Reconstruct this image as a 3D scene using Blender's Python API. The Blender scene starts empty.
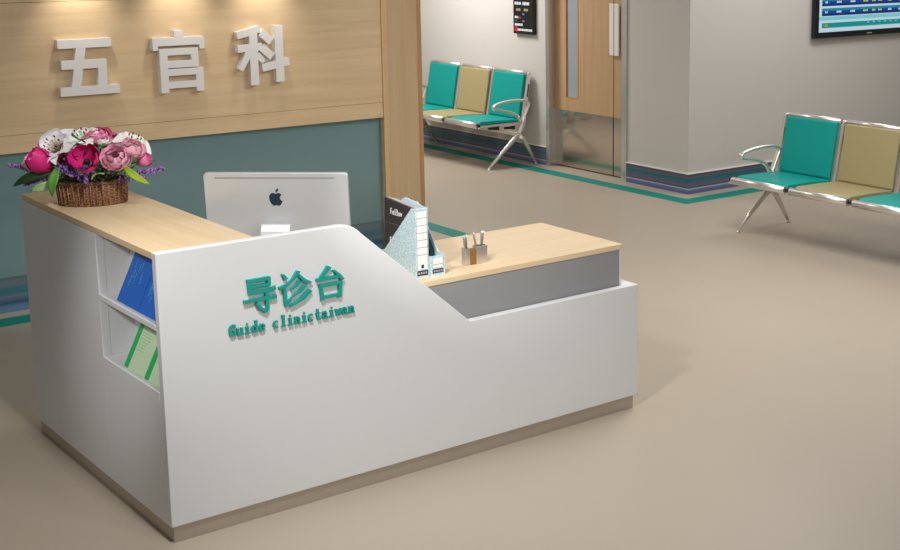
import bpy, bmesh, math, random
from mathutils import Vector, Matrix
random.seed(7)
S = bpy.context.scene
COL = S.collection
PI = math.pi

# ------------------------------------------------------------------ materials
def lin(c):
    c /= 255.0
    return c / 12.92 if c <= 0.04045 else ((c + 0.055) / 1.055) ** 2.4
def rgb(r, g, b):
    return (lin(r), lin(g), lin(b), 1.0)

def newmat(name):
    m = bpy.data.materials.new(name); m.use_nodes = True
    nt = m.node_tree
    return m, nt, nt.nodes['Principled BSDF']

def mat(name, col, rough=0.5, metal=0.0, var=0.04, scale=20.0, coat=0.0, bump=0.0, spec=0.5, emit=None, estr=0.0):
    """principled with a little procedural tone variation"""
    m, nt, b = newmat(name)
    tc = nt.nodes.new('ShaderNodeNewGeometry')
    nz = nt.nodes.new('ShaderNodeTexNoise'); nz.inputs['Scale'].default_value = scale; nz.inputs['Detail'].default_value = 3
    nt.links.new(tc.outputs['Position'], nz.inputs['Vector'])
    mx = nt.nodes.new('ShaderNodeMix'); mx.data_type = 'RGBA'
    mx.inputs['A'].default_value = tuple(max(0, c * (1 - var)) for c in col[:3]) + (1,)
    mx.inputs['B'].default_value = tuple(min(1, c * (1 + var)) for c in col[:3]) + (1,)
    nt.links.new(nz.outputs['Fac'], mx.inputs['Factor'])
    nt.links.new(mx.outputs['Result'], b.inputs['Base Color'])
    b.inputs['Roughness'].default_value = rough; b.inputs['Metallic'].default_value = metal
    b.inputs['Specular IOR Level'].default_value = spec
    b.inputs['Coat Weight'].default_value = coat
    if emit:
        b.inputs['Emission Color'].default_value = emit; b.inputs['Emission Strength'].default_value = estr
    if bump:
        bp = nt.nodes.new('ShaderNodeBump'); bp.inputs['Strength'].default_value = bump; bp.inputs['Distance'].default_value = 0.002
        nt.links.new(nz.outputs['Fac'], bp.inputs['Height']); nt.links.new(bp.outputs['Normal'], b.inputs['Normal'])
    return m

def wood(name, c1, c2, axis='X', rough=0.42, fine=60):
    m, nt, b = newmat(name)
    g = nt.nodes.new('ShaderNodeNewGeometry')
    mp = nt.nodes.new('ShaderNodeMapping')
    sc = {'X': (1.1, 22, 22), 'Y': (22, 1.1, 22), 'Z': (22, 22, 1.1)}[axis]
    mp.inputs['Scale'].default_value = sc
    nt.links.new(g.outputs['Position'], mp.inputs['Vector'])
    n1 = nt.nodes.new('ShaderNodeTexNoise'); n1.inputs['Scale'].default_value = 0.9; n1.inputs['Detail'].default_value = 5; n1.inputs['Distortion'].default_value = 0.6
    n2 = nt.nodes.new('ShaderNodeTexNoise'); n2.inputs['Scale'].default_value = 5.0; n2.inputs['Detail'].default_value = 4
    nt.links.new(mp.outputs[0], n1.inputs['Vector']); nt.links.new(mp.outputs[0], n2.inputs['Vector'])
    ad = nt.nodes.new('ShaderNodeMath'); ad.operation = 'MULTIPLY_ADD'
    ad.inputs[1].default_value = 0.35
    nt.links.new(n2.outputs['Fac'], ad.inputs[0]); nt.links.new(n1.outputs['Fac'], ad.inputs[2])
    r = nt.nodes.new('ShaderNodeValToRGB')
    r.color_ramp.elements[0].position = 0.42; r.color_ramp.elements[0].color = c2
    r.color_ramp.elements[1].position = 0.88; r.color_ramp.elements[1].color = c1
    nt.links.new(ad.outputs[0], r.inputs['Fac']); nt.links.new(r.outputs['Color'], b.inputs['Base Color'])
    b.inputs['Roughness'].default_value = rough
    return m

def zbands(name, bands, rough=0.35):
    """horizontal bands by world height: list of (z_from, colour)"""
    m, nt, b = newmat(name)
    g = nt.nodes.new('ShaderNodeNewGeometry'); sp = nt.nodes.new('ShaderNodeSeparateXYZ')
    nt.links.new(g.outputs['Position'], sp.inputs[0])
    mr = nt.nodes.new('ShaderNodeMapRange'); mr.inputs['From Max'].default_value = 0.25
    nt.links.new(sp.outputs['Z'], mr.inputs['Value'])
    r = nt.nodes.new('ShaderNodeValToRGB'); cr = r.color_ramp; cr.interpolation = 'EASE'
    cr.elements[0].position = bands[0][0] / 0.25; cr.elements[0].color = bands[0][1]
    cr.elements[1].position = bands[1][0] / 0.25; cr.elements[1].color = bands[1][1]
    for z, c in bands[2:]:
        e = cr.elements.new(z / 0.25); e.color = c
    nt.links.new(mr.outputs[0], r.inputs['Fac']); nt.links.new(r.outputs['Color'], b.inputs['Base Color'])
    b.inputs['Roughness'].default_value = rough
    return m

M = {}
M['floor'] = mat('floor_vinyl', rgb(179, 166, 149), 0.36, 0, 0.035, 1.3, spec=0.4)
M['white'] = mat('white_laminate', rgb(222, 223, 224), 0.45, 0, 0.01)
M['wall'] = mat('wall_paint', rgb(201, 196, 190), 0.75, 0, 0.012, 2)
M['wallr'] = M['wall']
M['teal_wall'] = mat('teal_backing_paint', rgb(180, 193, 193), 0.6, 0, 0.03, 1.2)
M['woodtop'] = wood('counter_wood', rgb(231, 208, 172), rgb(219, 193, 155), 'X')
M['woodtopY'] = wood('counter_wood_lengthwise', rgb(227, 203, 166), rgb(214, 187, 148), 'Y')
M['board'] = wood('wall_board_wood', rgb(227, 199, 159), rgb(211, 181, 141), 'X', 0.5)
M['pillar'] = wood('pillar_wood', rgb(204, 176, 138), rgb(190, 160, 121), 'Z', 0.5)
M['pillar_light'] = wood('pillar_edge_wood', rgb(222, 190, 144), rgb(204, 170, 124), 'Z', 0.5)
M['doorwood'] = wood('door_wood', rgb(198, 164, 124), rgb(180, 146, 106), 'Z', 0.4)
M['steel'] = mat('brushed_steel', rgb(196, 188, 178), 0.16, 1.0, 0.04, 6)
M['kick'] = mat('champagne_steel', rgb(182, 171, 157), 0.38, 0.5, 0.05, 8)
M['chrome'] = mat('polished_aluminium', rgb(232, 228, 222), 0.34, 0.85, 0.02)
M['frame'] = mat('door_frame_metal', rgb(206, 206, 204), 0.25, 0.85, 0.02)
M['grey'] = mat('grey_riser', rgb(146, 146, 147), 0.5, 0, 0.02)
M['teal'] = mat('teal_leatherette', rgb(2, 152, 144), 0.5, 0, 0.03, 30, bump=0.1, spec=.3)
M['khaki'] = mat('khaki_leatherette', rgb(164, 150, 108), 0.48, 0, 0.03, 30, bump=0.1)
M['stripe'] = mat('teal_floor_inlay', rgb(0, 134, 120), 0.6, 0, 0.03, spec=.25)
M['tealsign'] = mat('teal_sign_acrylic', rgb(12, 158, 146), 0.4, 0, 0.02)
M['whitesign'] = mat('white_sign_acrylic', rgb(238, 236, 234), 0.5, 0, 0.01)
M['black'] = mat('black_plastic', rgb(16, 16, 18), 0.35, 0, 0.05)
M['dark'] = mat('dark_gap', rgb(34, 30, 28), 0.6, 0, 0.05)
M['whiteline'] = mat('white_trim_line', rgb(236, 232, 228), 0.4, 0, 0.01)
M['alu'] = mat('computer_aluminium', rgb(206, 207, 208), 0.42, 0.35, 0.01)
M['alustand'] = mat('stand_aluminium', rgb(226, 226, 226), 0.45, 0.3, 0.01)
M['logo'] = mat('dark_logo', rgb(34, 56, 70), 0.2, 0.2, 0.1)
M['slot'] = mat('grey_slot', rgb(150, 146, 144), 0.6, 0, 0.02)
M['paper'] = mat('white_paper', rgb(240, 240, 238), 0.7, 0, 0.01)
M['greypaper'] = mat('grey_folder', rgb(176, 172, 172), 0.7, 0, 0.03)
M['blackfolder'] = mat('black_folder', rgb(52, 48, 50), 0.55, 0, 0.05)
M['ink'] = mat('black_ink', rgb(46, 44, 50), 0.7, 0, 0.02)
M['blue'] = mat('blue_print', rgb(24, 104, 204), 0.4, 0, 0.10, 14)
M['cyanprint'] = mat('cyan_print', rgb(86, 170, 214), 0.5, 0, 0.05)
M['palegreen'] = mat('pale_green_print', rgb(206, 232, 192), 0.5, 0, 0.02)
M['green'] = mat('green_print', rgb(34, 184, 104), 0.5, 0, 0.03)
M['greytext'] = mat('grey_text', rgb(164, 190, 158), 0.6, 0, 0.02)
M['brownwood'] = mat('brown_wood', rgb(138, 98, 44), 0.5, 0, 0.1, 40)
M['cup'] = mat('satin_steel_cup', rgb(214, 206, 198), 0.3, 0.8, 0.03)
M['pen'] = mat('silver_pen', rgb(176, 176, 182), 0.3, 0.7, 0.05)

# marbled file box card
m, nt, b = newmat('marbled_card')
g = nt.nodes.new('ShaderNodeNewGeometry'); n = nt.nodes.new('ShaderNodeTexNoise')
n.inputs['Scale'].default_value = 150; n.inputs['Detail'].default_value = 4
nt.links.new(g.outputs['Position'], n.inputs['Vector'])
r = nt.nodes.new('ShaderNodeValToRGB')
r.color_ramp.elements[0].position = 0.36; r.color_ramp.elements[0].color = rgb(158, 190, 204)
r.color_ramp.elements[1].position = 0.60; r.color_ramp.elements[1].color = rgb(210, 228, 233)
nt.links.new(n.outputs['Fac'], r.inputs['Fac']); nt.links.new(r.outputs['Color'], b.inputs['Base Color'])
b.inputs['Roughness'].default_value = 0.7
M['marble'] = m
M['cardinside'] = mat('card_inside', rgb(46, 66, 76), 0.8, 0, 0.05)
M['cardplain'] = mat('pale_blue_card', rgb(196, 216, 224), 0.7, 0, 0.02)

# tinted glass pane
m, nt, b = newmat('tinted_glass_pane')
out = nt.nodes['Material Output']; nt.nodes.remove(b)
tr = nt.nodes.new('ShaderNodeBsdfTransparent'); tr.inputs['Color'].default_value = (0.88, 0.95, 0.96, 1)
gl = nt.nodes.new('ShaderNodeBsdfGlossy'); gl.inputs['Roughness'].default_value = 0.03; gl.inputs['Color'].default_value = (0.85, 0.95, 0.95, 1)
fr = nt.nodes.new('ShaderNodeFresnel'); fr.inputs['IOR'].default_value = 1.5
n = nt.nodes.new('ShaderNodeTexNoise'); n.inputs['Scale'].default_value = 0.7
ma = nt.nodes.new('ShaderNodeMath'); ma.operation = 'MULTIPLY_ADD'; ma.inputs[1].default_value = 0.02
nt.links.new(n.outputs['Fac'], ma.inputs[0]); nt.links.new(fr.outputs[0], ma.inputs[2])
mx = nt.nodes.new('ShaderNodeMixShader')
nt.links.new(ma.outputs[0], mx.inputs[0]); nt.links.new(tr.outputs[0], mx.inputs[1]); nt.links.new(gl.outputs[0], mx.inputs[2])
nt.links.new(mx.outputs[0], out.inputs[0])
M['glass'] = m
M['visionglass'] = mat('frosted_vision_glass', rgb(158, 166, 172), 0.25, 0, 0.04, 3)

SK = [(0.0, rgb(92, 104, 142)), (0.020, rgb(86, 98, 136)), (0.040, rgb(112, 122, 158)), (0.050, rgb(176, 182, 208)), (0.058, rgb(80, 78, 96)),
      (0.075, rgb(104, 98, 116)), (0.100, rgb(92, 92, 112)), (0.112, rgb(38, 106, 122)), (0.140, rgb(40, 96, 112)), (0.152, rgb(98, 94, 112)), (0.176, rgb(76, 74, 92))]
M['skirt'] = zbands('banded_skirting', SK)
SKL = [(0.0, rgb(150, 172, 214)), (0.035, rgb(150, 168, 212)), (0.055, rgb(96, 112, 156)), (0.075, rgb(128, 138, 170)), (0.10, rgb(160, 160, 176)),
       (0.118, rgb(70, 150, 170)), (0.150, rgb(78, 152, 172)), (0.165, rgb(150, 154, 166)), (0.195, rgb(150, 156, 164)), (0.215, rgb(128, 148, 152))]
M['skirtback'] = zbands('banded_skirting_behind_glass', SKL)

# ------------------------------------------------------------------ mesh builder
class MB:
    def __init__(s): s.bm = bmesh.new()
    def quad(s, pts, mi=0):
        f = s.bm.faces.new([s.bm.verts.new(p) for p in pts]); f.material_index = mi; return s
    def box(s, x0, x1, y0, y1, z0, z1, mi=0):
        v = [s.bm.verts.new((x, y, z)) for z in (z0, z1) for (x, y) in ((x0, y0), (x1, y0), (x1, y1), (x0, y1))]
        for idx in ((3, 2, 1, 0), (4, 5, 6, 7), (0, 1, 5, 4), (1, 2, 6, 5), (2, 3, 7, 6), (3, 0, 4, 7)):
            f = s.bm.faces.new([v[i] for i in idx]); f.material_index = mi
        return s
    def prism(s, pts, fn, a, b, mi=0):
        """pts 2D loop; fn(p, d) -> 3D; extruded between depths a and b"""
        A = [s.bm.verts.new(fn(p, a)) for p in pts]; B = [s.bm.verts.new(fn(p, b)) for p in pts]
        n = len(pts)
        fs = [s.bm.faces.new(A), s.bm.faces.new(B[::-1])]
        for i in range(n):
            fs.append(s.bm.faces.new([A[i], B[i], B[(i + 1) % n], A[(i + 1) % n]]))
        for f in fs: f.material_index = mi
        return s
    def tube(s, path, r, n=10, closed=False, flat=1.0, mi=0):
        path = [Vector(p) for p in path]; k = len(path); rings = []
        rr = r if isinstance(r, (list, tuple)) else [r] * k
        ref = None
        for i, p in enumerate(path):
            if closed: t = path[(i + 1) % k] - path[i - 1]
            else: t = path[min(i + 1, k - 1)] - path[max(i - 1, 0)]
            t.normalize()
            if ref is None:
                ref = Vector((0, 1, 0)) if abs(t.y) < 0.9 else Vector((1, 0, 0))
            u = (ref - t * ref.dot(t))
            if u.length < 1e-6: u = Vector((1, 0, 0)) - t * t.x
            u.normalize(); v = t.cross(u)
            rings.append([s.bm.verts.new(p + (u * math.cos(2 * PI * j / n) * flat + v * math.sin(2 * PI * j / n)) * rr[i]) for j in range(n)])
        m = k if closed else k - 1
        for i in range(m):
            a, b = rings[i], rings[(i + 1) % k]
            for j in range(n):
                f = s.bm.faces.new([a[j], a[(j + 1) % n], b[(j + 1) % n], b[j]]); f.smooth = True; f.material_index = mi
        if not closed:
            for rg in (rings[0][::-1], rings[-1]):
                f = s.bm.faces.new(rg); f.material_index = mi
        return s
    def blob(s, c, r, u=8, v=6, mi=0, rot=None):
        r = r if isinstance(r, (list, tuple)) else (r, r, r)
        mt = Matrix.Translation(c) @ (rot.to_matrix().to_4x4() if rot else Matrix()) @ Matrix.Diagonal((*r, 1))
        res = bmesh.ops.create_uvsphere(s.bm, u_segments=u, v_segments=v, radius=1, matrix=mt)
        for vv in res['verts']:
            for f in vv.link_faces: f.smooth = True; f.material_index = mi
        return s
    def grid(s, P, closed_u=False, mi=0, thick=0):
        """P[i][j] 3D points -> smooth surface"""
        V = [[s.bm.verts.new(p) for p in row] for row in P]
        for i in range(len(V) - 1):
            row = len(V[i])
            for j in range(row if closed_u else row - 1):
                f = s.bm.faces.new([V[i][j], V[i][(j + 1) % row], V[i + 1][(j + 1) % row], V[i + 1][j]]); f.smooth = True; f.material_index = mi
        return s
    def build(s, name, mats, parent=None, loc=None, bevel=0, seg=2, off=None, solid=0, subd=0):
        if off is not None: bmesh.ops.translate(s.bm, verts=s.bm.verts, vec=-Vector(off))
        bmesh.ops.recalc_face_normals(s.bm, faces=s.bm.faces)
        me = bpy.data.meshes.new(name); s.bm.to_mesh(me); s.bm.free()
        for q in (mats if isinstance(mats, (list, tuple)) else [mats]): me.materials.append(q)
        o = bpy.data.objects.new(name, me); COL.objects.link(o)
        if parent: o.parent = parent
        if loc is not None: o.location = loc
        elif off is not None and parent is None: o.location = off
        if solid:
            md = o.modifiers.new('thickness', 'SOLIDIFY'); md.thickness = solid; md.offset = 0
        if subd:
            md = o.modifiers.new('smooth', 'SUBSURF'); md.levels = subd; md.render_levels = subd
        if bevel:
            md = o.modifiers.new('bevel', 'BEVEL'); md.width = bevel; md.segments = seg; md.limit_method = 'ANGLE'; md.angle_limit = math.radians(40)
            md.harden_normals = False
        return o

def empty(name, loc=(0, 0, 0), rot=(0, 0, 0)):
    o = bpy.data.objects.new(name, None); COL.objects.link(o)
    o.location = loc; o.rotation_euler = rot; o.empty_display_size = 0.1
    return o
def tag(o, label=None, cat=None, group=None, kind=None):
    if label: o['label'] = label
    if cat: o['category'] = cat
    if group: o['group'] = group
    if kind: o['kind'] = kind
    return o
def struct(o): o['kind'] = 'structure'; return o
def copy_tree(o, parent=None):
    c = o.copy(); COL.objects.link(c)
    if parent: c.parent = parent
    for ch in [x for x in o.children]: copy_tree(ch, c)
    return c

# ------------------------------------------------------------------ camera
cam = bpy.data.cameras.new('camera'); co = bpy.data.objects.new('camera', cam); COL.objects.link(co)
f, cx, cy, pit, yaw = 1340.819, 597.094, 186.240, .183645, .698358
cam.sensor_width = 36; cam.sensor_fit = 'HORIZONTAL'; cam.lens = f * 36 / 900
cam.shift_x = (450 - cx) / 900; cam.shift_y = (cy - 275) / 900
d0 = Vector((math.sin(yaw), math.cos(yaw), 0)); cr = Vector((math.cos(yaw), -math.sin(yaw), 0))
cd = d0 * math.cos(pit) - Vector((0, 0, math.sin(pit))); cu = cr.cross(cd)
R = Matrix((cr, cu, -cd)).transposed()
co.matrix_world = Matrix.Translation((-1.88573, -4.81745, 2.33)) @ R.to_4x4()
cam.clip_end = 100
S.camera = co

# ------------------------------------------------------------------ the setting
XD, YW, YB = 6.56, 3.94, 3.86      # door wall, right wall, wall behind the glass
struct(MB().box(-7, 12, -8, 12, -0.1, 0).build('floor', M['floor']))
w = MB()
w.box(XD, XD + .14, YW + .14, 4.86, 0, 3).box(XD, XD + .14, 6.03, 10, 0, 3).box(XD, XD + .14, 4.86, 6.03, 2.3, 3)
struct(w.build('wall_corridor', M['wall']))
struct(MB().box(XD, 12, YW, YW + .14, 0, 3).build('wall_right', M['wallr']))
struct(MB().box(-5, 3.56, YB, YB + .14, 0, 3).build('wall_back', M['teal_wall']))
struct(MB().box(3.42, 3.56, YB + .14, 10, 0, 3).build('wall_corridor_left', M['wall']))
struct(MB().box(3.42, XD + .14, 10, 10.14, 0, 3).build('wall_corridor_end', M['wall']))

# skirting, with its white top line
b1 = struct(MB().box(XD - .014, XD, YW - .014, 4.79, 0, .186).box(XD - .014, XD, 6.052, 10, 0, .186).build('baseboard_corridor', M['skirt']))
struct(MB().box(XD - .018, XD, YW - .018, 4.79, .186, .196).box(XD - .018, XD, 6.052, 10, .186, .196).build('trim_1', M['whiteline']))
struct(MB().box(XD, 12, YW - .014, YW, 0, .186).build('baseboard_right', M['skirt']))
struct(MB().box(XD, 12, YW - .018, YW, .186, .196).build('trim_2', M['whiteline']))
struct(MB().box(-5, 3.26, YB - .008, YB, 0, .22).build('baseboard_back', M['skirtback']))
struct(MB().box(3.56, 3.574, YB + .14, 10, 0, .186).build('baseboard_corridor_left', M['skirt']))

# teal inlay lines in the floor
h = .0012
struct(MB().box(6.225, 6.39, 3.61, 10, 0, h).box(6.39, 12, 3.61, 3.785, 0, h).build('trim_3', M['stripe']))
struct(MB().box(-5, 4.055, 3.525, 3.71, 0, h).box(3.895, 4.055, 3.71, 10, 0, h).build('trim_4', M['stripe']))

# glass pane below the timber sign wall
wi = struct(empty('window_1', (0, YB - .02, 0)))
MB().box(-5, 3.268, -.012, .0, .004, 1.30).build('glass_pane', M['glass'], wi)
# timber sign wall
sw = MB()
sw.box(-5, 3.275, 3.80, YB, 1.010, 1.1225).box(-5, 3.275, 3.80, YB, 1.1245, 1.934).box(-5, 3.275, 3.80, YB, 1.936, 3.0)
struct(sw.build('wall_sign_board', M['board'], bevel=.0012, seg=1))
struct(MB().box(-5, 3.275, 3.806, YB, 1.1225, 1.1245).box(-5, 3.275, 3.806, YB, 1.934, 1.936).build('trim_5', M['dark']))
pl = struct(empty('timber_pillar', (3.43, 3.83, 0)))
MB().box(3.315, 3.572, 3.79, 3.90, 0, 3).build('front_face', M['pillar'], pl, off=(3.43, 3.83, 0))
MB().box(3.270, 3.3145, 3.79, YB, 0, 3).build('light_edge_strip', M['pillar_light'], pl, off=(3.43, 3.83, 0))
MB().box(3.5725, 3.612, 3.79, 3.98, 0, 3).build('dark_edge_strip', wood('pillar_dark_edge', rgb(186, 144, 98), rgb(170, 128, 82), 'Z'), pl, off=(3.43, 3.83, 0))  # darker wood band along the pillar's right edge

# ------------------------------------------------------------------ door
XL = XD + .08
dr = struct(empty('door_1', (XL, 5.45, 0)))
DO = (XL, 5.45, 0)
def leaf(y0, y1, name, glass):
    m_ = MB()
    if glass:
        g0, g1 = 5.629, 5.835
        m_.box(XL, XL + .04, y0, g0, .59, 2.28).box(XL, XL + .04, g1, y1, .59, 2.28).box(XL, XL + .04, g0, g1, .59, .718).box(XL, XL + .04, g0, g1, 2.1, 2.28)
    else: m_.box(XL, XL + .04, y0, y1, .59, 2.28)
    lf = m_.build(name, M['doorwood'], dr, off=DO)
    k = MB().box(XL - .003, XL + .04, y0, y1, .012, .59).build('kick_plate', M['steel'], lf)
    k.location = (0, 0, 0)
    for v in k.data.vertices: v.co -= Vector(DO)
    return lf
l1 = leaf(5.094, 6.02, 'door_leaf', True)
l2 = leaf(4.87, 5.080, 'door_leaf', False)
vg = MB().box(XL + .012, XL + .02, 5.629, 5.835, .718, 2.1).build('vision_panel', M['visionglass'], l1, off=DO)
gb = MB()
for (a, b_) in ((5.629, 5.640), (5.824, 5.835)): gb.box(XL - .002, XL + .012, a, b_, .718, 2.1)
gb.box(XL - .002, XL + .012, 5.64, 5.824, .718, .728)
gb.build('glazing_bead', mat('bead_wood', rgb(186, 132, 82), .5), l1, off=DO)
for lf, y0, y1 in ((l1, 5.056, 5.115), (l2, 4.978, 5.040)):
    hh = MB().box(XL - .035, XL - .022, y0, y1, 1.20, 1.70).box(XL - .022, XL, y0 + .02, y1 - .02, 1.25, 1.28).box(XL - .022, XL, y0 + .02, y1 - .02, 1.62, 1.65)
    hh.build('door_handle', M['whiteline'], lf, off=DO, bevel=.003)
fr_ = MB()
fr_.box(XD - .014, XD + .14, 4.79, 4.868, 0, 2.36).box(XD - .014, XD + .14, 5.998, 6.050, 0, 2.36).box(XD - .014, XD + .14, 4.868, 5.998, 2.282, 2.36)
fr_.build('door_frame', M['frame'], dr, off=DO, bevel=.003)
MB().box(XL + .02, XL + .05, 4.86, 6.03, 0, 2.3).build('door_gap', M['dark'], dr, off=DO)
for o_ in (l1, l2): pass

# ------------------------------------------------------------------ reception desk
desk = tag(empty('reception_desk', (0, 0, 0)), 'white L-shaped reception desk with pale wood counter tops and steel plinth', 'desk')
pf = [(-.01, .067), (2.415, .067), (2.415, .639), (1.406, .639), (.868, 1.118), (.852, 1.134), (.835, 1.147), (.815, 1.156), (.79, 1.162), (.76, 1.164), (-.01, 1.164)]
MB().prism(pf, lambda p, d: (p[0], d, p[1]), -.01, .028).build('front_panel', M['white'], desk, bevel=.004, seg=3)
YN = .622                                            # far edge of the niche opening
ep = MB().box(-.01, .025, YN, 1.572, .067, 1.134).box(-.01, .025, .0285, YN, .067, .572)
ep.build('end_panel', M['white'], desk, bevel=.0015, seg=1)
MB().box(.0005, .392, .0, 1.570, 0, .0665).box(.392, 2.394, .0, .03, 0, .0665).box(2.37, 2.394, .03, .69, 0, .0665).build('plinth', M['kick'], desk, bevel=.001, seg=1)
MB().box(-.01, .405, .029, 1.562, 1.136, 1.163).build('counter_top', M['woodtopY'], desk, bevel=.002)
MB().box(.375, .395, .03, 1.565, .067, 1.135).box(.026, .374, 1.545, 1.565, .067, 1.135).build('inner_panel', M['white'], desk)
nz_ = MB().box(.0255, .13, YN + .0, YN + .016, .61, 1.135).box(.13, .142, .03, YN + .016, .572, 1.135)
nz_.build('display_niche', M['white'], desk)
for z0, z1 in ((.572, .610), (.856, .879)):
    MB().box(-.012, .13, .0287, YN - .0005, z0, z1).build('shelf', M['white'], desk, bevel=.0015, seg=1)
MB().box(.42, 2.352, .036, .695, .818, .845).build('work_top', M['woodtop'], desk, bevel=.002)
MB().box(.42, 2.335, .040, .056, .60, .8175).build('riser_panel', M['grey'], desk)
MB().box(2.3355, 2.345, .040, .69, .60, .8175).build('riser_edge', M['white'], desk)
MB().box(2.346, 2.415, .0285, .695, .067, .639).build('side_panel', M['white'], desk, bevel=.002, seg=2)

# ------------------------------------------------------------------ writing built from strokes
def strokes_obj(name, strokes, x0, z0, sx, sz, yf, yb, material, label, cat, group):
    """strokes: list of polygons in 0..1 box; front at yf, back at yb"""
    m_ = MB()
    for i, poly in enumerate(strokes):
        m_.prism([(x0 + p[0] * sx, z0 + p[1] * sz) for p in poly], lambda p, d: (p[0], d, p[1]), yf + i * .00012, yb, 0)
    o = m_.build(name, material, None, off=(x0 + sx / 2, yb, z0))
    return tag(o, label, cat, group)
def bar(x0, y0, x1, y1): return [(x0, y0), (x1, y0), (x1, y1), (x0, y1)]
def st(a, b, w0, w1=None, ar=1.0):
    """slanted stroke from a to b, widths w0 -> w1"""
    w1 = w0 if w1 is None else w1
    dx, dy = (b[0] - a[0]) * ar, b[1] - a[1]; L = math.hypot(dx, dy) or 1
    nx, ny = -dy / L / ar, dx / L
    return [(a[0] + nx * w0 / 2, a[1] + ny * w0 / 2), (a[0] - nx * w0 / 2, a[1] - ny * w0 / 2), (b[0] - nx * w1 / 2, b[1] - ny * w1 / 2), (b[0] + nx * w1 / 2, b[1] + ny * w1 / 2)]

GW = 'white characters on the wood wall'
wu = [bar(0, .845, .9, 1.0), bar(.04, .475, .8, .63), [(0, 0), (1, .0), (1, .155), (0, .155)],
      [(.30, .845), (.46, .845), (.345, .155), (.19, .155)], [(.655, .475), (.80, .475), (.79, .155), (.635, .155)]]
strokes_obj('sign_character', wu, .921, 1.345, .374, .354, 3.752, 3.7995, M['whitesign'], 'white raised Chinese character 五, leftmost of three on the wood wall', 'sign', GW)
gu = [bar(.42, .885, .60, 1.0), bar(0, .76, 1, .89), bar(0, .69, .10, .76), bar(.9, .69, 1, .76),
      bar(.12, 0, .27, .715), bar(.27, .605, .87, .715), bar(.27, .40, .87, .515), bar(.73, .515, .87, .605),
      bar(.27, .275, .955, .385), bar(.27, .07, .955, .18), bar(.81, .0, .955, .07), bar(.81, .18, .955, .275)]
strokes_obj('sign_character', gu, 1.527, 1.318, .354, .408, 3.752, 3.7995, M['whitesign'], 'white raised Chinese character 官, middle one of three on the wood wall', 'sign', GW)
ke = [st((0, .855), (.44, .955), .12), st((.0, .63), (.47, .655), .125), bar(.23, 0, .385, .93), st((.24, .60), (.04, .27), .14, .09), st((.37, .52), (.50, .39), .11, .09),
      st((.46, .90), (.66, .73), .14), st((.47, .64), (.67, .47), .14), st((.46, .285), (1.0, .375), .13), bar(.73, .03, .89, 1.0)]
strokes_obj('sign_character', ke, 2.118, 1.327, .380, .402, 3.752, 3.7995, M['whitesign'], 'white raised Chinese character 科, rightmost of three on the wood wall', 'sign', GW)

GT = 'teal characters on the desk front'
YF, YK = -.024, -.0102
dao = [st((.12, .955), (.80, .955), .10), st((.165, .99), (.20, .58), .10), st((.785, .99), (.775, .72), .10), st((.2, .775), (.78, .775), .085),
       st((.18, .625), (.93, .60), .10, .09), [(.88, .56), (.985, .60), (.96, .72), (.86, .66)],
       st((0, .395), (1.0, .395), .075, .105), st((.70, .60), (.715, .08), .10), [(.66, .10), (.765, .10), (.68, -.02), (.61, .0), (.42, .17)],
       [(.34, .30), (.42, .31), (.56, .14), (.47, .09)]]
strokes_obj('sign_character', dao, .329, .863, .141, .143, YF, YK, M['tealsign'], 'teal raised Chinese character 导, leftmost of three on the desk front', 'sign', GT)
zhen = [[(.10, .97), (.18, .95), (.28, .82), (.19, .78)], [(0, .61), (.17, .665), (.23, .62), (.20, .55), (.02, .55)], st((.17, .62), (.19, .12), .095), [(.14, .15), (.20, .0), (.38, .20), (.36, .25), (.23, .17)],
        [(.55, 1.0), (.66, .96), (.46, .74), (.22, .57), (.20, .60), (.40, .79)], [(.55, .90), (.60, .92), (.80, .72), (1.0, .60), (.90, .55), (.72, .66)],
        [(.60, .71), (.70, .66), (.55, .54), (.36, .45), (.35, .48), (.50, .59)], [(.75, .56), (.85, .51), (.65, .35), (.36, .23), (.35, .26), (.58, .40)],
        [(.90, .41), (1.0, .34), (.75, .13), (.36, -.01), (.30, .02), (.64, .19)]]
strokes_obj('sign_character', zhen, .480, .866, .148, .144, YF, YK, M['tealsign'], 'teal raised Chinese character 诊, middle one of three on the desk front', 'sign', GT)
tai = [[(.40, 1.0), (.55, .93), (.30, .72), (.14, .60), (.0, .58), (.0, .66), (.10, .68), (.26, .84)], st((.03, .615), (.86, .635), .08, .09), [(.60, .83), (.66, .84), (.85, .70), (1.0, .53), (.90, .49), (.80, .60)],
       st((.145, .48), (.20, .0), .115), st((.13, .435), (.90, .435), .09), st((.87, .475), (.81, .01), .115), st((.19, .09), (.82, .09), .085)]
strokes_obj('sign_character', tai, .648, .866, .128, .143, YF, YK, M['tealsign'], 'teal raised Chinese character 台, rightmost of three on the desk front', 'sign', GT)

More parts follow.
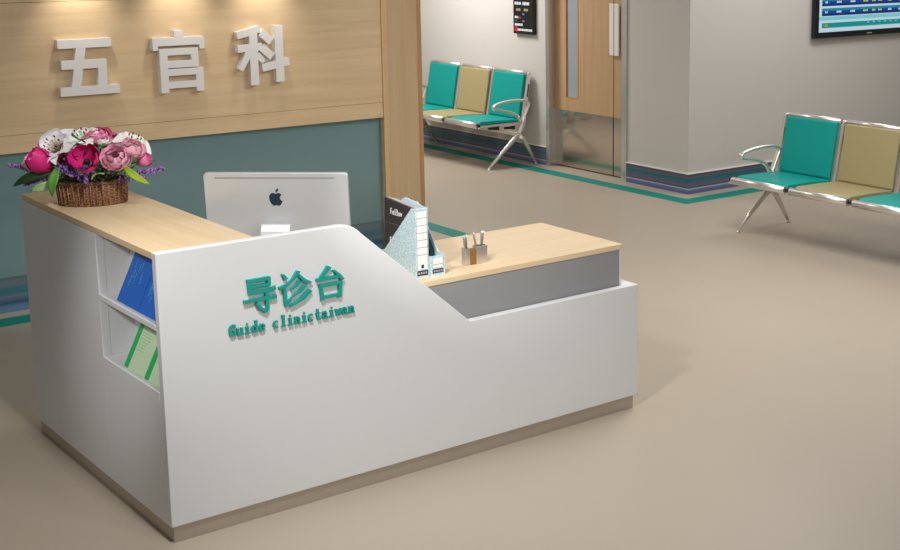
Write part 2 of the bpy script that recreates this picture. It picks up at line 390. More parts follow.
# Latin slab letters: cell 0..1 wide, x-height .62, cap height 1
def arc(cx_, cy_, rx, ry, a0, a1, n=9):
    return [(cx_ + rx * math.cos(math.radians(a0 + (a1 - a0) * i / n)), cy_ + ry * math.sin(math.radians(a0 + (a1 - a0) * i / n))) for i in range(n + 1)]
W, Hs = .20, .10
GL = {
 'G': [(arc(.5, .5, .36, .42, 50, 322), .2), ([(.82, .98), (.82, .70)], .12), ([(.52, .42), (.98, .42)], .12), ([(.80, .42), (.80, .06)], .2)],
 'u': [([(.05, .58), (.28, .58)], .1), ([(.22, .60), (.22, .2), (.30, .07), (.48, .06), (.70, .2)], .18), ([(.58, .58), (.80, .58)], .1), ([(.74, .62), (.74, .0)], .2), ([(.74, .05), (.97, .05)], .1)],
 'i': [([(.44, .82), (.58, .82)], .18), ([(.24, .57), (.52, .57)], .1), ([(.52, .62), (.52, .04)], .22), ([(.18, .05), (.86, .05)], .1)],
 'd': [(arc(.42, .31, .28, .25, 40, 320), .18), ([(.50, .96), (.72, .96)], .1), ([(.72, 1.0), (.72, .0)], .2), ([(.72, .05), (.97, .05)], .1)],
 'e': [(arc(.5, .31, .34, .26, 5, 325), .17), ([(.2, .33), (.86, .33)], .1)],
 'c': [(arc(.5, .31, .34, .27, 62, 298), .17)],
 'l': [([(.24, .96), (.52, .96)], .1), ([(.52, 1.0), (.52, .04)], .22), ([(.18, .05), (.86, .05)], .1)],
 'n': [([(.04, .57), (.26, .57)], .1), ([(.24, .62), (.24, .03)], .2), ([(.06, .05), (.42, .05)], .1), ([(.28, .44), (.45, .56), (.62, .55), (.73, .44), (.74, .03)], .18), ([(.58, .05), (.94, .05)], .1)],
 't': [([(.44, .90), (.44, .20), (.52, .07), (.68, .05), (.84, .12)], .19), ([(.14, .57), (.80, .57)], .11)],
 'a': [([(.2, .50), (.36, .58), (.56, .57), (.66, .46), (.66, .14), (.74, .06), (.95, .06)], .17), (arc(.40, .19, .24, .14, 20, 340), .15)],
 'w': [([(.0, .57), (.30, .57)], .1), ([(.13, .60), (.31, .04)], .16), ([(.31, .04), (.5, .56)], .13), ([(.5, .56), (.69, .04)], .16), ([(.69, .04), (.87, .60)], .13), ([(.72, .57), (1.0, .57)], .1)],
}
def letter_polys(ch):
    out = []
    for path, w_ in GL[ch]:
        for i in range(len(path) - 1):
            a, b = Vector(path[i]), Vector(path[i + 1])
            ex = (b - a).normalized() * (w_ * .18 if len(path) > 2 else 0)
            out.append(st(tuple(a - ex), tuple(b + ex), w_ * .88, None, .62))
    return out
TXT = 'Guide clinictaiwan'
ordn = {}
adv = (.822 - .262) / 18.0
nth = ['first', 'second', 'third', 'fourth']
for i, ch in enumerate(TXT):
    if ch == ' ': continue
    k = ordn.get(ch, 0); ordn[ch] = k + 1
    word = 'Guide' if i < 5 else 'clinictaiwan'
    kw = TXT[6 if i > 5 else 0:i].count(ch); tot = word.count(ch)
    lab = 'teal raised letter %s, %s in the word %s on the desk front' % (ch, (nth[kw] + ' of its kind' if tot > 1 else 'the only one'), word)
    strokes_obj('sign_letter', letter_polys(ch), .262 + adv * i, .788, adv * 1.02, .048, -.021, YK, M['tealsign'], lab, 'letter', 'teal letters on the desk front')

# ------------------------------------------------------------------ all-in-one computer
mon = tag(empty('desktop_computer', (.735, .468, .845), (0, 0, -yaw)), 'silver all-in-one computer seen from behind on the desk', 'computer')
tl = math.radians(6)
def mp(p, d):           # screen plane coords: x across, h height above table, d towards the viewer (-y), leaning toward the viewer at the top
    return (p[0], -d * math.cos(tl) - (p[1] - .30) * math.sin(tl), .30 + (p[1] - .30) * math.cos(tl) - d * math.sin(tl))
def rrect(x0, x1, y0, y1, r, n=5):
    P = []
    for cx_, cy_, a in ((x1 - r, y1 - r, 0), (x0 + r, y1 - r, 90), (x0 + r, y0 + r, 180), (x1 - r, y0 + r, 270)):
        P += [(cx_ + r * math.cos(math.radians(a + 90 * i / n)), cy_ + r * math.sin(math.radians(a + 90 * i / n))) for i in range(n + 1)]
    return P
HT = .485
MB().prism(rrect(-.312, .312, .06, HT, .016), mp, -.014, .012).build('rear_shell', M['alu'], mon, bevel=.004, seg=3)
MB().prism(rrect(-.309, .309, .063, HT - .003, .015), mp, -.018, -.014).build('screen', M['black'], mon)
MB().prism(bar(-.262, HT - .024, .255, HT - .018), mp, .0118, .0126).build('vent_slot', M['slot'], mon)
# stand
sd = MB()
prof = [(-.018, .24), (-.040, .262), (-.060, .262), (-.078, .235), (-.105, .02), (-.11, .0), (.10, .0), (.10, .012), (-.095, .012), (-.066, .215), (-.018, .225)]
sd.prism(prof, lambda p, d: (d, p[0], p[1]), -.063, .063).build('stand', M['alustand'], mon, bevel=.003)
# emblem
ap = []
raw = [(0, .36), (-.10, .42), (-.26, .42), (-.40, .30), (-.46, .10), (-.42, -.16), (-.30, -.38), (-.16, -.50), (-.06, -.48), (.04, -.44), (.14, -.48), (.24, -.50), (.36, -.38), (.46, -.18), (.36, -.10), (.29, .02), (.30, .16), (.42, .29), (.30, .40), (.14, .42)]
sca = .063; cxl, cyl = -.004, HT - .115
lg = MB().prism([(cxl + p[0] * sca, cyl + p[1] * sca) for p in raw], mp, .012, .0135)
lf_ = [(.0, .46), (.02, .60), (.10, .70), (.22, .76), (.21, .62), (.13, .51)]
lg.prism([(cxl + p[0] * sca, cyl + p[1] * sca) for p in lf_], mp, .012, .0135).build('emblem', M['logo'], mon)

# ------------------------------------------------------------------ file boxes and folders
FO = (1.232, .22, .845)
t_ = .004
fb = tag(empty('magazine_file', FO), 'tall pale blue marbled file box with labelled spine holding black folder', 'file box', 'marbled file boxes')
side = [(.10, .0), (.375, .0), (.375, .075), (.125, .315), (.10, .315)]       # (y, z)
sf = lambda p, d: (d, p[0], .845 + p[1])
for xa in (1.198, 1.260):
    MB().prism(side if xa < 1.2 else [(.10, 0), (.375, 0), (.375, .12), (.30, .325), (.27, .335), (.125, .315), (.10, .315)], sf, xa, xa + t_).build('side_panel', M['marble'], fb, off=FO)
MB().box(1.198, 1.264, .096, .100, .845, 1.160).build('spine', M['marble'], fb, off=FO)
MB().box(1.202, 1.260, .10, .375, .845, .849).box(1.202, 1.260, .371, .375, .849, .918).build('tray', M['cardplain'], fb, off=FO)
lb = MB().box(1.203, 1.259, .0948, .096, .885, 1.150, 0).box(1.203, 1.259, .0948, .096, .857, .880, 1)
for k in range(8):
    zz = 1.150 - .265 / 8 * k * 1.0
    if k not in (7,): lb.box(1.205, 1.257, .0944, .0948, zz - .0012, zz + .0004, 1)
for xx in (1.203, 1.2578): lb.box(xx, xx + .0012, .0944, .0948, .885, 1.150, 1)
lb.box(1.224, 1.238, .0944, .0948, .890, .906, 1)
for k in range(4): lb.box(1.208 + k * .0125, 1.216 + k * .0125, .0944, .0948, .864, .873, 2)
lb.build('spine_label', [M['paper'], M['ink'], M['greypaper']], fb, off=FO)
# folders in it
bfm = (MB().prism([(.105, .005), (.368, .005), (.356, .330), (.13, .312), (.105, .30)], sf, 1.2024, 1.213, 0)
         .box(1.2019, 1.2024, .13, .36, 1.063, 1.0645, 1)
      )
# lettering on the folder ("Fellow")
FL = {'F': [([(.2, 0), (.2, 1)], .2), ([(.2, .94), (.85, .94)], .14), ([(.2, .52), (.7, .52)], .14)], 'o': [(arc(.5, .31, .32, .26, 0, 360), .17)]}
FL.update({k: GL[k] for k in 'elw'})
tx = bfm
for i, ch in enumerate('Fellow'):
    for path, w_ in FL[ch]:
        for q in range(len(path) - 1):
            tx.prism([(.308 - (i + p[0]) * .0165, 1.106 - .845 + p[1] * .028) for p in st(path[q], path[q + 1], w_, None, .62)], sf, 1.2016, 1.2024, 2)
for path, w_ in FL['F']:
    for q in range(len(path) - 1):
        tx.prism([(.318 - p[0] * .0165, .962 - .845 + .01 + p[1] * .028) for p in st(path[q], path[q + 1], w_, None, .62)], sf, 1.2016, 1.2024, 2)
tag(bfm.build('black_folder', [M['blackfolder'], mat('folder_gold_line', rgb(128, 112, 84), .5), M['paper']], None, off=(1.2077, .23, .849)), 'black folder with white lettering, nearest in the tall file box', 'folder')
for k, (xa, dz, nm) in enumerate(((1.216, -.002, 'second from the black one'), (1.229, -.006, 'third from the black one'), (1.243, -.010, 'furthest from the black one'))):
    o = MB().prism([(.105, .005), (.366, .005), (.352, .332 + dz), (.13, .318 + dz), (.105, .31 + dz)], sf, xa, xa + .009).build('grey_folder', M['greypaper'], None, off=(xa + .0045, .23, .849))
    tag(o, 'grey folder in the tall file box, ' + nm, 'folder', 'grey folders in the file box')
# second box, low front
SO = (1.306, .22, .845)
f2 = tag(empty('magazine_file', SO), 'pale blue file box with low labelled front, right of the tall one', 'file box', 'marbled file boxes')
s2 = [(.092, .0), (.36, .0), (.36, .30), (.30, .30), (.155, .115), (.135, .095), (.092, .092)]
for xa in (1.2665, 1.3405):
    MB().prism(s2, sf, xa, xa + t_).build('side_panel', M['marble'], f2, off=SO)
MB().box(1.2665, 1.3445, .088, .092, .845, .938).build('front_flap', M['marble'], f2, off=SO)
MB().box(1.2705, 1.3405, .092, .36, .845, .849).box(1.2705, 1.3405, .356, .36, .849, 1.145).build('tray', M['cardinside'], f2, off=SO)
l2_ = MB().box(1.278, 1.334, .0868, .088, .884, .928, 0).box(1.278, 1.334, .0868, .088, .859, .878, 1).box(1.280, 1.332, .0864, .0868, .8975, .899, 1)
for k in range(4): l2_.box(1.283 + k * .0125, 1.291 + k * .0125, .0864, .0868, .864, .872, 2)
for xx in (1.278, 1.3328): l2_.box(xx, xx + .0012, .0864, .0868, .884, .928, 1)
l2_.build('front_label', [M['paper'], M['ink'], M['greypaper']], f2, off=SO)
tag(MB().prism([(.165, .005), (.352, .005), (.352, .285), (.27, .225), (.165, .10)], sf, 1.315, 1.338).build('dark_folder', M['cardinside'], None, off=(1.327, .25, .849)), 'dark slate folder inside the low-fronted file box', 'folder')

# ------------------------------------------------------------------ pen holder and pens
PO = (1.56, .16, .845)
ph = tag(empty('pen_holder', PO), 'steel pen holder with two square cups and brown wood block', 'pen holder')
def cup(x0, x1, y0, y1, z1):
    w_ = .003
    return MB().box(x0, x1, y0, y0 + w_, .845, z1).box(x0, x1, y1 - w_, y1, .845, z1).box(x0, x0 + w_, y0 + w_, y1 - w_, .845, z1).box(x1 - w_, x1, y0 + w_, y1 - w_, .845, z1).box(x0 + w_, x1 - w_, y0 + w_, y1 - w_, .845, .848)
cup(1.506, 1.531, .160, .195, .925).build('cup', M['cup'], ph, off=PO, bevel=.0008, seg=1)
cup(1.5625, 1.622, .152, .19, .928).build('cup', M['cup'], ph, off=PO, bevel=.0008, seg=1)
MB().box(1.5315, 1.562, .156, .195, .845, .915).build('wood_block', M['brownwood'], ph, off=PO, bevel=.001)
pens = [(1.513, .172, -.010, .0, .142, 'left-hand pen in the narrow left cup'), (1.523, .180, .006, .008, .142, 'right-hand pen in the narrow left cup'),
        (1.578, .172, -.018, .004, .150, 'leftmost pen in the wide right cup'), (1.600, .172, .008, .004, .152, 'middle pen in the wide right cup'), (1.604, .180, .016, .0, .150, 'rightmost pen in the wide right cup')]
for x, y, dx, dy, L_, nm in pens:
    a = Vector((x - dx * .4, y, .8485)); bb = Vector((x + dx, y + dy, .845 + L_))
    p = empty('pen', a)
    MB().tube([a, a + (bb - a) * .9, a + (bb - a) * .92, bb], [.005, .005, .004, .0034], 8).build('barrel', M['pen'], p, off=a)
    q = a + (bb - a) * .72
    MB().tube([q + Vector((0, -.006, 0)), bb + Vector((0, -.006, -.004)), bb + Vector((0, -.001, -.002))], .0013, 6).build('clip', M['chrome'], p, off=a)
    tag(p, 'silver ' + nm, 'pen', 'pens in the pen holder')

# ------------------------------------------------------------------ brochures in the niche
def brochure(name, z0, y0, y1, hgt, lean, paint, label, group):
    xb = .012
    ux = Vector((lean, 0, math.sqrt(hgt * hgt - lean * lean))) / hgt
    nrm = Vector((-ux.z, 0, ux.x))
    O = Vector((xb, (y0 + y1) / 2, z0))
    def P(s_, t2, d): return (Vector((0, s_, 0)) + ux * t2 + nrm * d)
    w2 = (y1 - y0) / 2
    pm = MB().prism([(-w2, 0), (w2, 0), (w2, hgt), (-w2, hgt)], lambda p, d: P(p[0], p[1], d), 0, .004)
    for mi, key in ((1, 'marks'), (2, 'text')):     # s measured from the viewer's left edge (far side)
        for (s0, t0, s1, t1) in paint.get(key, []):
            pm.prism([(w2 - s0, t0), (w2 - s1, t0), (w2 - s1, t1), (w2 - s0, t1)], lambda p, d: P(p[0], p[1], d), .004, .0044, mi)
    e = pm.build(name, [paint['cover'], paint['ink'], M['greytext']], None, loc=O)
    return tag(e, label, 'brochure', group)
rng = random.Random(3)
def bluemarks():
    out = []
    for k in range(9):
        s_ = rng.uniform(.03, .17); t2 = rng.uniform(.05, .16); n_ = rng.randint(2, 4)
        for j in range(n_): out.append((s_, t2 + j * .012, s_ + rng.uniform(.004, .009), t2 + j * .012 + .008))
    return out
for y0, y1, nm in ((.254, .474, 'left-hand'), (.033, .250, 'right-hand')):
    brochure('brochure', .8795, y0, y1, .252, .108, dict(cover=M['blue'], marks=bluemarks(), ink=M['cyanprint']), 'blue printed brochure on the upper niche shelf, %s one' % nm, 'blue brochures')
for y0, y1, nm in ((.232, .440, 'left-hand'), (.033, .228, 'right-hand')):
    tl_ = [(.055, .18 - k * .012, .055 + rng.uniform(.05, .10), .182 - k * .012) for k in range(9)]
    brochure('brochure', .6105, y0, y1, .244, .108, dict(cover=M['palegreen'], marks=[(.0, 0, .040, .244)], ink=M['green'], text=tl_), 'pale green brochure with bright green band on the lower niche shelf, %s one' % nm, 'green brochures')

# ------------------------------------------------------------------ waiting benches
PITCH = .612
def side_plate(y, mk):
    m_ = MB()
    pl_ = [(.0, .418), (.53, .415), (.625, .90), (.652, .90), (.575, .40), (.545, .335), (.47, .325), (.02, .392), (-.008, .402)]
    m_.prism(pl_, lambda p, d: (p[0], d, p[1]), y - .012, y + .012, 0)
    for a, b_ in (((.10, .397), (.24, .397)), ((.30, .387), (.44, .387))):
        for s_ in (-1, 1):
            m_.prism([(a[0], a[1] - .012), (b_[0], b_[1] - .026), (b_[0], b_[1] + .012), (a[0], a[1] + .010)], lambda p, d: (p[0], d, p[1]), y + s_ * .012, y + s_ * .0128, 1)
    for t0, t1 in ((.25, .42), (.52, .80)):
        A = Vector((.575, .44)); B = Vector((.637, .89))
        a = A.lerp(B, t0); c_ = A.lerp(B, t1)
        for s_ in (-1, 1):
            m_.prism([(a[0] - .010, a[1]), (c_[0] - .010, c_[1]), (c_[0] + .006, c_[1]), (a[0] + .006, a[1])], lambda p, d: (p[0], d, p[1]), y + s_ * .012, y + s_ * .0128, 1)
    for (u_, z_, mi_) in ((.0, .432, 1), (.645, .903, 0)):
        for s_ in ((-1, 1) if 0 < -y < 2.9 * PITCH else (1 if y < -1 else -1,)):
            m_.tube([(u_, y - .0, z_), (u_, y + s_ * .022, z_)], .015, 10, mi=mi_)
    return m_
def make_bench():
    r_ = empty('waiting_bench')
    for i in range(3):
        y1 = -i * PITCH - .026; y0 = -(i + 1) * PITCH + .026
        sh = MB()
        sh.tube([(.0, y0, .428), (.0, y1, .428)], .030, 16)
        sh.tube([(.645, y0, .903), (.645, y1, .903)], .021, 14)
        pr = [(.0, .415), (.0, .428), (.52, .424), (.548, .44), (.632, .90), (.645, .90), (.56, .43), (.53, .411)]
        sh.prism(pr, lambda p, d: (p[0], d, p[1]), y0, y1)
        s_ = sh.build('seat_shell', M['chrome'], r_)
        ya, yb = y0 + .014, y1 - .014
        cm = (M['teal'], M['khaki'], M['teal'])[i]
        c_ = MB().prism([(.030, .430), (.030, .452), (.05, .464), (.30, .460), (.53, .450), (.53, .426)], lambda p, d: (p[0], d, p[1]), ya, yb).build('seat_cushion', cm, r_, bevel=.008, seg=3)
        b_ = MB().prism([(.532, .446), (.545, .440), (.630, .895), (.600, .893), (.522, .462)], lambda p, d: (p[0], d, p[1]), ya, yb).build('back_cushion', cm, r_, bevel=.008, seg=3)
        if i == 1:
            c_['label'] = 'khaki seat cushion'; b_['label'] = 'khaki back cushion'
    for k in range(4):
        side_plate((-k * PITCH), 0).build('side_bracket', [M['chrome'], M['dark']], r_)
    MB().box(.40, .46, -3 * PITCH - .07, -.0, .305, .340).build('beam', M['chrome'], r_, bevel=.004)
    for yl in (-.035, -3 * PITCH - .02):
        for s_, fu in ((-1, .06), (1, .662)):
            hub = (.43 + s_ * .012, yl, .30)
            mid = (.43 + s_ * .06, yl, .268)
            lg_ = MB().tube([hub, mid, ((mid[0] + fu) / 2, yl, .145), (fu, yl, .014)], [.026, .026, .021, .014], 10, flat=.75).build('leg', M['chrome'], r_)
            MB().tube([(fu, yl, 0.0), (fu, yl, .010), (fu, yl, .018)], [.019, .019, .010], 12).build('foot', M['chrome'], lg_)
    for ya in (-.012, -3 * PITCH - .045):
        path = [(.45, ya, .44), (.41, ya, .50), (.33, ya, .545), (.22, ya, .572), (.13, ya, .590), (.105, ya, .608), (.12, ya, .628), (.20, ya, .650), (.32, ya, .662), (.44, ya, .660), (.52, ya, .645), (.548, ya, .622), (.53, ya, .575), (.48, ya, .47), (.45, ya, .39), (.425, ya, .33)]
        # round the polyline
        pp = []
        for i in range(len(path) - 1):
            a, b_ = Vector(path[i]), Vector(path[i + 1])
            p0 = Vector(path[max(i - 1, 0)]); p3 = Vector(path[min(i + 2, len(path) - 1)])
            for j in range(4):
                t = j / 4
                pp.append(.5 * ((2 * a) + (b_ - p0) * t + (2 * p0 - 5 * a + 4 * b_ - p3) * t * t + (-p0 + 3 * a - 3 * b_ + p3) * t ** 3))
        pp.append(Vector(path[-1]))
        MB().tube(pp, .014, 10, flat=1.7).build('armrest', M['chrome'], r_)
    return r_
bench = make_bench()
bench.location = (5.685, 2.550, 0)
tag(bench, 'three-seat waiting bench with teal and khaki cushions below the wall television', 'bench', 'waiting benches')
bench2 = copy_tree(bench)
for ch in bench2.children:          # near arm and legs stand a little further out on this bench
    if ch.name.startswith(('leg', 'armrest')) and ch.data and sum(v.co.y for v in ch.data.vertices) / len(ch.data.vertices) < -1: ch.location.y = -.06
bench2.location = (5.858, 8.11, 0); bench2.scale = (1.0, 1.005, 1.04)
tag(bench2, 'three-seat waiting bench with teal and khaki cushions beside the wooden door', 'bench', 'waiting benches')

# ------------------------------------------------------------------ wall television
TO = (9.0, YW, 1.355)
tv = tag(empty('wall_television', TO), 'black flat screen television with blue queue table on the right wall', 'television')
x0, x1, z0, z1, yf = 8.19, 9.80, 1.355, 2.27, 3.875
fm = MB().box(x0, x1, yf, yf + .05, z0, z0 + .055).box(x0, x1, yf, yf + .05, z1 - .05, z1).box(x0, x0 + .055, yf, yf + .05, z0 + .055, z1 - .05).box(x1 - .055, x1, yf, yf + .05, z0 + .055, z1 - .05)
fm.box(x0 + .03, x1 - .03, yf + .02, YW, z0 + .03, z1 - .03)
fm.build('bezel', M['black'], tv, off=TO, bevel=.004)
MB().box(x0, x1, yf + .045, yf + .058, z0 - .006, z0 - .0005).build('lower_edge', mat('tv_edge_grey', rgb(120, 118, 112), .4), tv, off=TO)
def emis(name, c, s_=.8):
    m, nt, b = newmat(name)
    b.inputs['Base Color'].default_value = (*[q * .2 for q in c[:3]], 1); b.inputs['Emission Color'].default_value = c; b.inputs['Emission Strength'].default_value = s_
    b.inputs['Roughness'].default_value = .25
    return m
ms = [emis('screen_pale', rgb(188, 212, 226)), emis('screen_blue', rgb(6, 66, 140)), emis('screen_teal_blue', rgb(4, 132, 160)), emis('screen_white', rgb(214, 226, 236)),
      emis('screen_yellow', rgb(200, 206, 40)), emis('screen_green', rgb(8, 142, 128)), emis('screen_orange', rgb(240, 100, 40)), emis('screen_aqua', rgb(120, 196, 204)), emis('screen_navy', rgb(10, 40, 104))]
sx0, sx1, sz0, sz1 = x0 + .055, x1 - .055, z0 + .055, z1 - .05
sc = MB().box(sx0, sx1, yf + .012, yf + .02, sz0, sz1, 0)
def mk(a, b, c, d, mi, l=1): sc.box(a, b, yf + .012 - .0006 * l, yf + .012, c, d, mi)
mk(sx0 + .055, sx1 - .05, sz0 + .040, sz0 + .090, 5); mk(sx0 + .17, sx1 - .05, sz0 + .058, sz0 + .070, 2, 2)
mk(sx0 + .10, sx0 + .135, sz0 + .052, sz0 + .078, 6, 3)
for k in range(6): mk(sx0 + .75 + k * .09, sx0 + .78 + k * .09, sz0 + .070, sz0 + .082, 7, 3)
mk(sx0, sx1, sz0 + .115, sz0 + .150, 7)
zz = sz0 + .158
while zz + .075 < sz1:
    mk(sx0 + .05, sx1 - .04, zz, zz + .025, 8); mk(sx0 + .05, sx1 - .04, zz + .025, zz + .05, 1); mk(sx0 + .05, sx1 - .04, zz + .05, zz + .075, 2)
    for (a, n_, mi) in ((.10, 2, 3), (.27, 4, 3), (.48, 4, 3), (.68, 4, 4), (.82, 3, 4), (.92, 3, 4), (1.08, 3, 3), (1.25, 5, 3)):
        for j in range(n_):
            if sx0 + a + j * .019 + .015 < sx1 - .04: mk(sx0 + a + j * .019, sx0 + a + j * .019 + .012, zz + .028, zz + .047, mi, 3)
    zz += .096
sc.build('screen', ms, tv, off=TO)
MB().box(8.98, 9.06, yf - .001, yf, z0 + .018, z0 + .026).build('maker_mark', M['greypaper'], tv, off=TO)

# ------------------------------------------------------------------ LED notice on the corridor wall
LO = (XD, 6.435, 1.34)
le = tag(empty('led_sign', LO), 'black LED notice board with white and red text on the corridor wall', 'sign')
MB().box(XD - .04, XD, 6.215, 6.560, 1.34, 2.25).build('case', M['black'], le, off=LO, bevel=.004)
ls = [emis('led_white', rgb(228, 232, 236), .9), emis('led_red', rgb(226, 40, 44), .9), emis('led_yellow', rgb(176, 164, 120), .9), emis('led_green', rgb(40, 150, 128), .7), emis('led_blue', rgb(120, 150, 180), .6)]
lm_ = MB().box(XD - .0402, XD - .0399, 6.222, 6.553, 1.35, 2.24, 5)
def led(s0, s1, zc, mi, hh_=.022):
    q = s0
    while q < s1 - .006:
        w_ = rng.uniform(.012, .022)
        lm_.box(XD - .0412, XD - .04, 6.544 - min(q + w_, s1), 6.544 - q, zc - hh_ / 2, zc + hh_ / 2, mi); q += w_ + .007
led(.012, .055, 1.388, 1, .05); led(.06, .31, 1.383, 0, .022); led(.012, .145, 1.435, 0, .024)
led(.012, .05, 1.475, 3, .014); led(.14, .18, 1.475, 4, .018); led(.012, .07, 1.512, 0, .022); led(.08, .12, 1.508, 1, .014); led(.14, .18, 1.545, 4, .018)
led(.04, .11, 1.59, 2, .024); led(.17, .25, 1.59, 2, .024); led(.012, .12, 1.655, 0, .028); led(.15, .26, 1.655, 0, .032); led(.14, .18, 1.71, 4, .02); led(.01, .05, 1.71, 3, .02)
for k in range(6): led(.02, .30, 1.76 + k * .07, 0 if k % 2 else 2, .024)
lm_.build('display_panel', ls + [M['black']], le, off=LO)

# ------------------------------------------------------------------ flower basket
BC = Vector((.175, 1.125, 1.163))
brot = -math.radians(24)
ax, ay, bh = .141, .095, .106
wick = wood('wicker', rgb(150, 104, 70), rgb(84, 52, 34), 'X', .6)
m, nt, b = newmat('wicker_weave')
g = nt.nodes.new('ShaderNodeNewGeometry'); n = nt.nodes.new('ShaderNodeTexNoise'); n.inputs['Scale'].default_value = 140; n.inputs['Detail'].default_value = 3
nt.links.new(g.outputs['Position'], n.inputs['Vector'])
r = nt.nodes.new('ShaderNodeValToRGB'); r.color_ramp.elements[0].position = .35; r.color_ramp.elements[0].color = rgb(104, 66, 44); r.color_ramp.elements[1].position = .65; r.color_ramp.elements[1].color = rgb(168, 122, 90)
nt.links.new(n.outputs['Fac'], r.inputs['Fac']); nt.links.new(r.outputs['Color'], b.inputs['Base Color']); b.inputs['Roughness'].default_value = .65
bk = tag(empty('wicker_basket', BC - cr * .008, (0, 0, brot)), 'brown oval wicker basket full of flowers on the high counter', 'basket')
rows, NS = 13, 36
wv = MB()
for k in range(rows):
    z_ = .006 + (bh - .014) * k / (rows - 1); fl = 1 + .06 * k / rows
    pts = []
    for j in range(NS * 3):
        th = 2 * PI * j / (NS * 3)
        o_ = .0028 * math.cos(NS / 2 * th + PI * (k % 2))
        pts.append(((ax * fl + o_) * math.cos(th) * .985, (ay * fl + o_) * math.sin(th) * .985, z_))
    wv.tube(pts, .0038, 6, closed=True)
wv.build('weave', m, bk)
sk = MB()
for j in range(NS):
    th = 2 * PI * (j + .0) / NS
    sk.tube([((ax + .002) * math.cos(th), (ay + .002) * math.sin(th), .004), ((ax * 1.06 + .002) * math.cos(th), (ay * 1.06 + .002) * math.sin(th), bh - .004)], .0042, 6)
sk.build('stake', m, bk)
rm = MB()
for ph_ in (0, 2 * PI / 3, 4 * PI / 3):
    rm.tube([((ax * 1.065 + .005 * math.cos(14 * t * 2 * PI + ph_)) * math.cos(t * 2 * PI), (ay * 1.065 + .005 * math.cos(14 * t * 2 * PI + ph_)) * math.sin(t * 2 * PI), bh - .002 + .005 * math.sin(14 * t * 2 * PI + ph_)) for t in [q / 140 for q in range(140)]], .0045, 6, closed=True)
rm.build('rim', m, bk)
MB().prism([(ax * .97 * math.cos(2 * PI * j / 32), ay * .97 * math.sin(2 * PI * j / 32)) for j in range(32)], lambda p, d: (p[0], p[1], d), .0, .006).build('bottom', m, bk)
MB().prism([(ax * .96 * math.cos(2 * PI * j / 32), ay * .96 * math.sin(2 * PI * j / 32)) for j in range(32)], lambda p, d: (p[0], p[1], d), .07, .082).build('moss_fill', mat('dark_moss', rgb(34, 44, 30), .9, 0, .4, 120), bk)

# petals shaded from root to tip by distance from the bloom's own centre
def petalmat(name, c0, c1, r0, r1, rough=.5, spots=None):
    m, nt, b = newmat(name)
    tc = nt.nodes.new('ShaderNodeTexCoord'); ln = nt.nodes.new('ShaderNodeVectorMath'); ln.operation = 'LENGTH'
    nt.links.new(tc.outputs['Object'], ln.inputs[0])
    nz2 = nt.nodes.new('ShaderNodeTexNoise'); nz2.inputs['Scale'].default_value = 60
    nt.links.new(tc.outputs['Object'], nz2.inputs['Vector'])
    mr = nt.nodes.new('ShaderNodeMapRange'); mr.inputs['From Min'].default_value = r0; mr.inputs['From Max'].default_value = r1
    a_ = nt.nodes.new('ShaderNodeMath'); a_.operation = 'MULTIPLY_ADD'; a_.inputs[1].default_value = (r1 - r0) * .5
    nt.links.new(nz2.outputs['Fac'], a_.inputs[0]); nt.links.new(ln.outputs['Value'], a_.inputs[2])
    nt.links.new(a_.outputs[0], mr.inputs['Value'])
    mx = nt.nodes.new('ShaderNodeMix'); mx.data_type = 'RGBA'; mx.inputs['A'].default_value = c0; mx.inputs['B'].default_value = c1
    nt.links.new(mr.outputs[0], mx.inputs['Factor']); nt.links.new(mx.outputs['Result'], b.inputs['Base Color'])
    b.inputs['Roughness'].default_value = rough
    b.inputs['Subsurface Weight'].default_value = .08; b.inputs['Subsurface Radius'].default_value = (.01, .006, .006)
    return m
PM = dict(
    lily=petalmat('white_lily_petal', rgb(128, 20, 54), rgb(246, 240, 240), .046, .090),
    magenta=petalmat('magenta_petal', rgb(150, 10, 70), rgb(222, 34, 128), .01, .07),
    pink=petalmat('pink_petal', rgb(212, 112, 144), rgb(246, 190, 208), .01, .05),
    hot=petalmat('bright_pink_petal', rgb(206, 60, 120), rgb(240, 130, 176), .01, .05),
    deep=petalmat('maroon_petal', rgb(60, 10, 24), rgb(128, 26, 48), .01, .05),
    cream=petalmat('white_green_petal', rgb(190, 204, 140), rgb(242, 240, 234), .01, .045))
M['stem'] = mat('green_stem', rgb(66, 110, 48), .6, 0, .15, 60)
M['leafd'] = mat('dark_leaf', rgb(40, 72, 36), .45, 0, .25, 40)
M['leafm'] = mat('mid_leaf', rgb(92, 150, 62), .4, 0, .2, 40)
M['leafl'] = mat('lime_leaf', rgb(164, 196, 52), .4, 0, .15, 40)
M['leafp'] = mat('pale_leaf', rgb(176, 206, 138), .4, 0, .15, 40)
M['lav'] = mat('lavender_floret', rgb(112, 72, 168), .6, 0, .35, 90)
M['lavl'] = mat('pale_lavender_floret', rgb(150, 96, 190), .6, 0, .35, 90)
M['anther'] = mat('maroon_anther', rgb(84, 20, 30), .6, 0, .1)
M['ycen'] = mat('dark_flower_centre', rgb(60, 20, 40), .7, 0, .2)

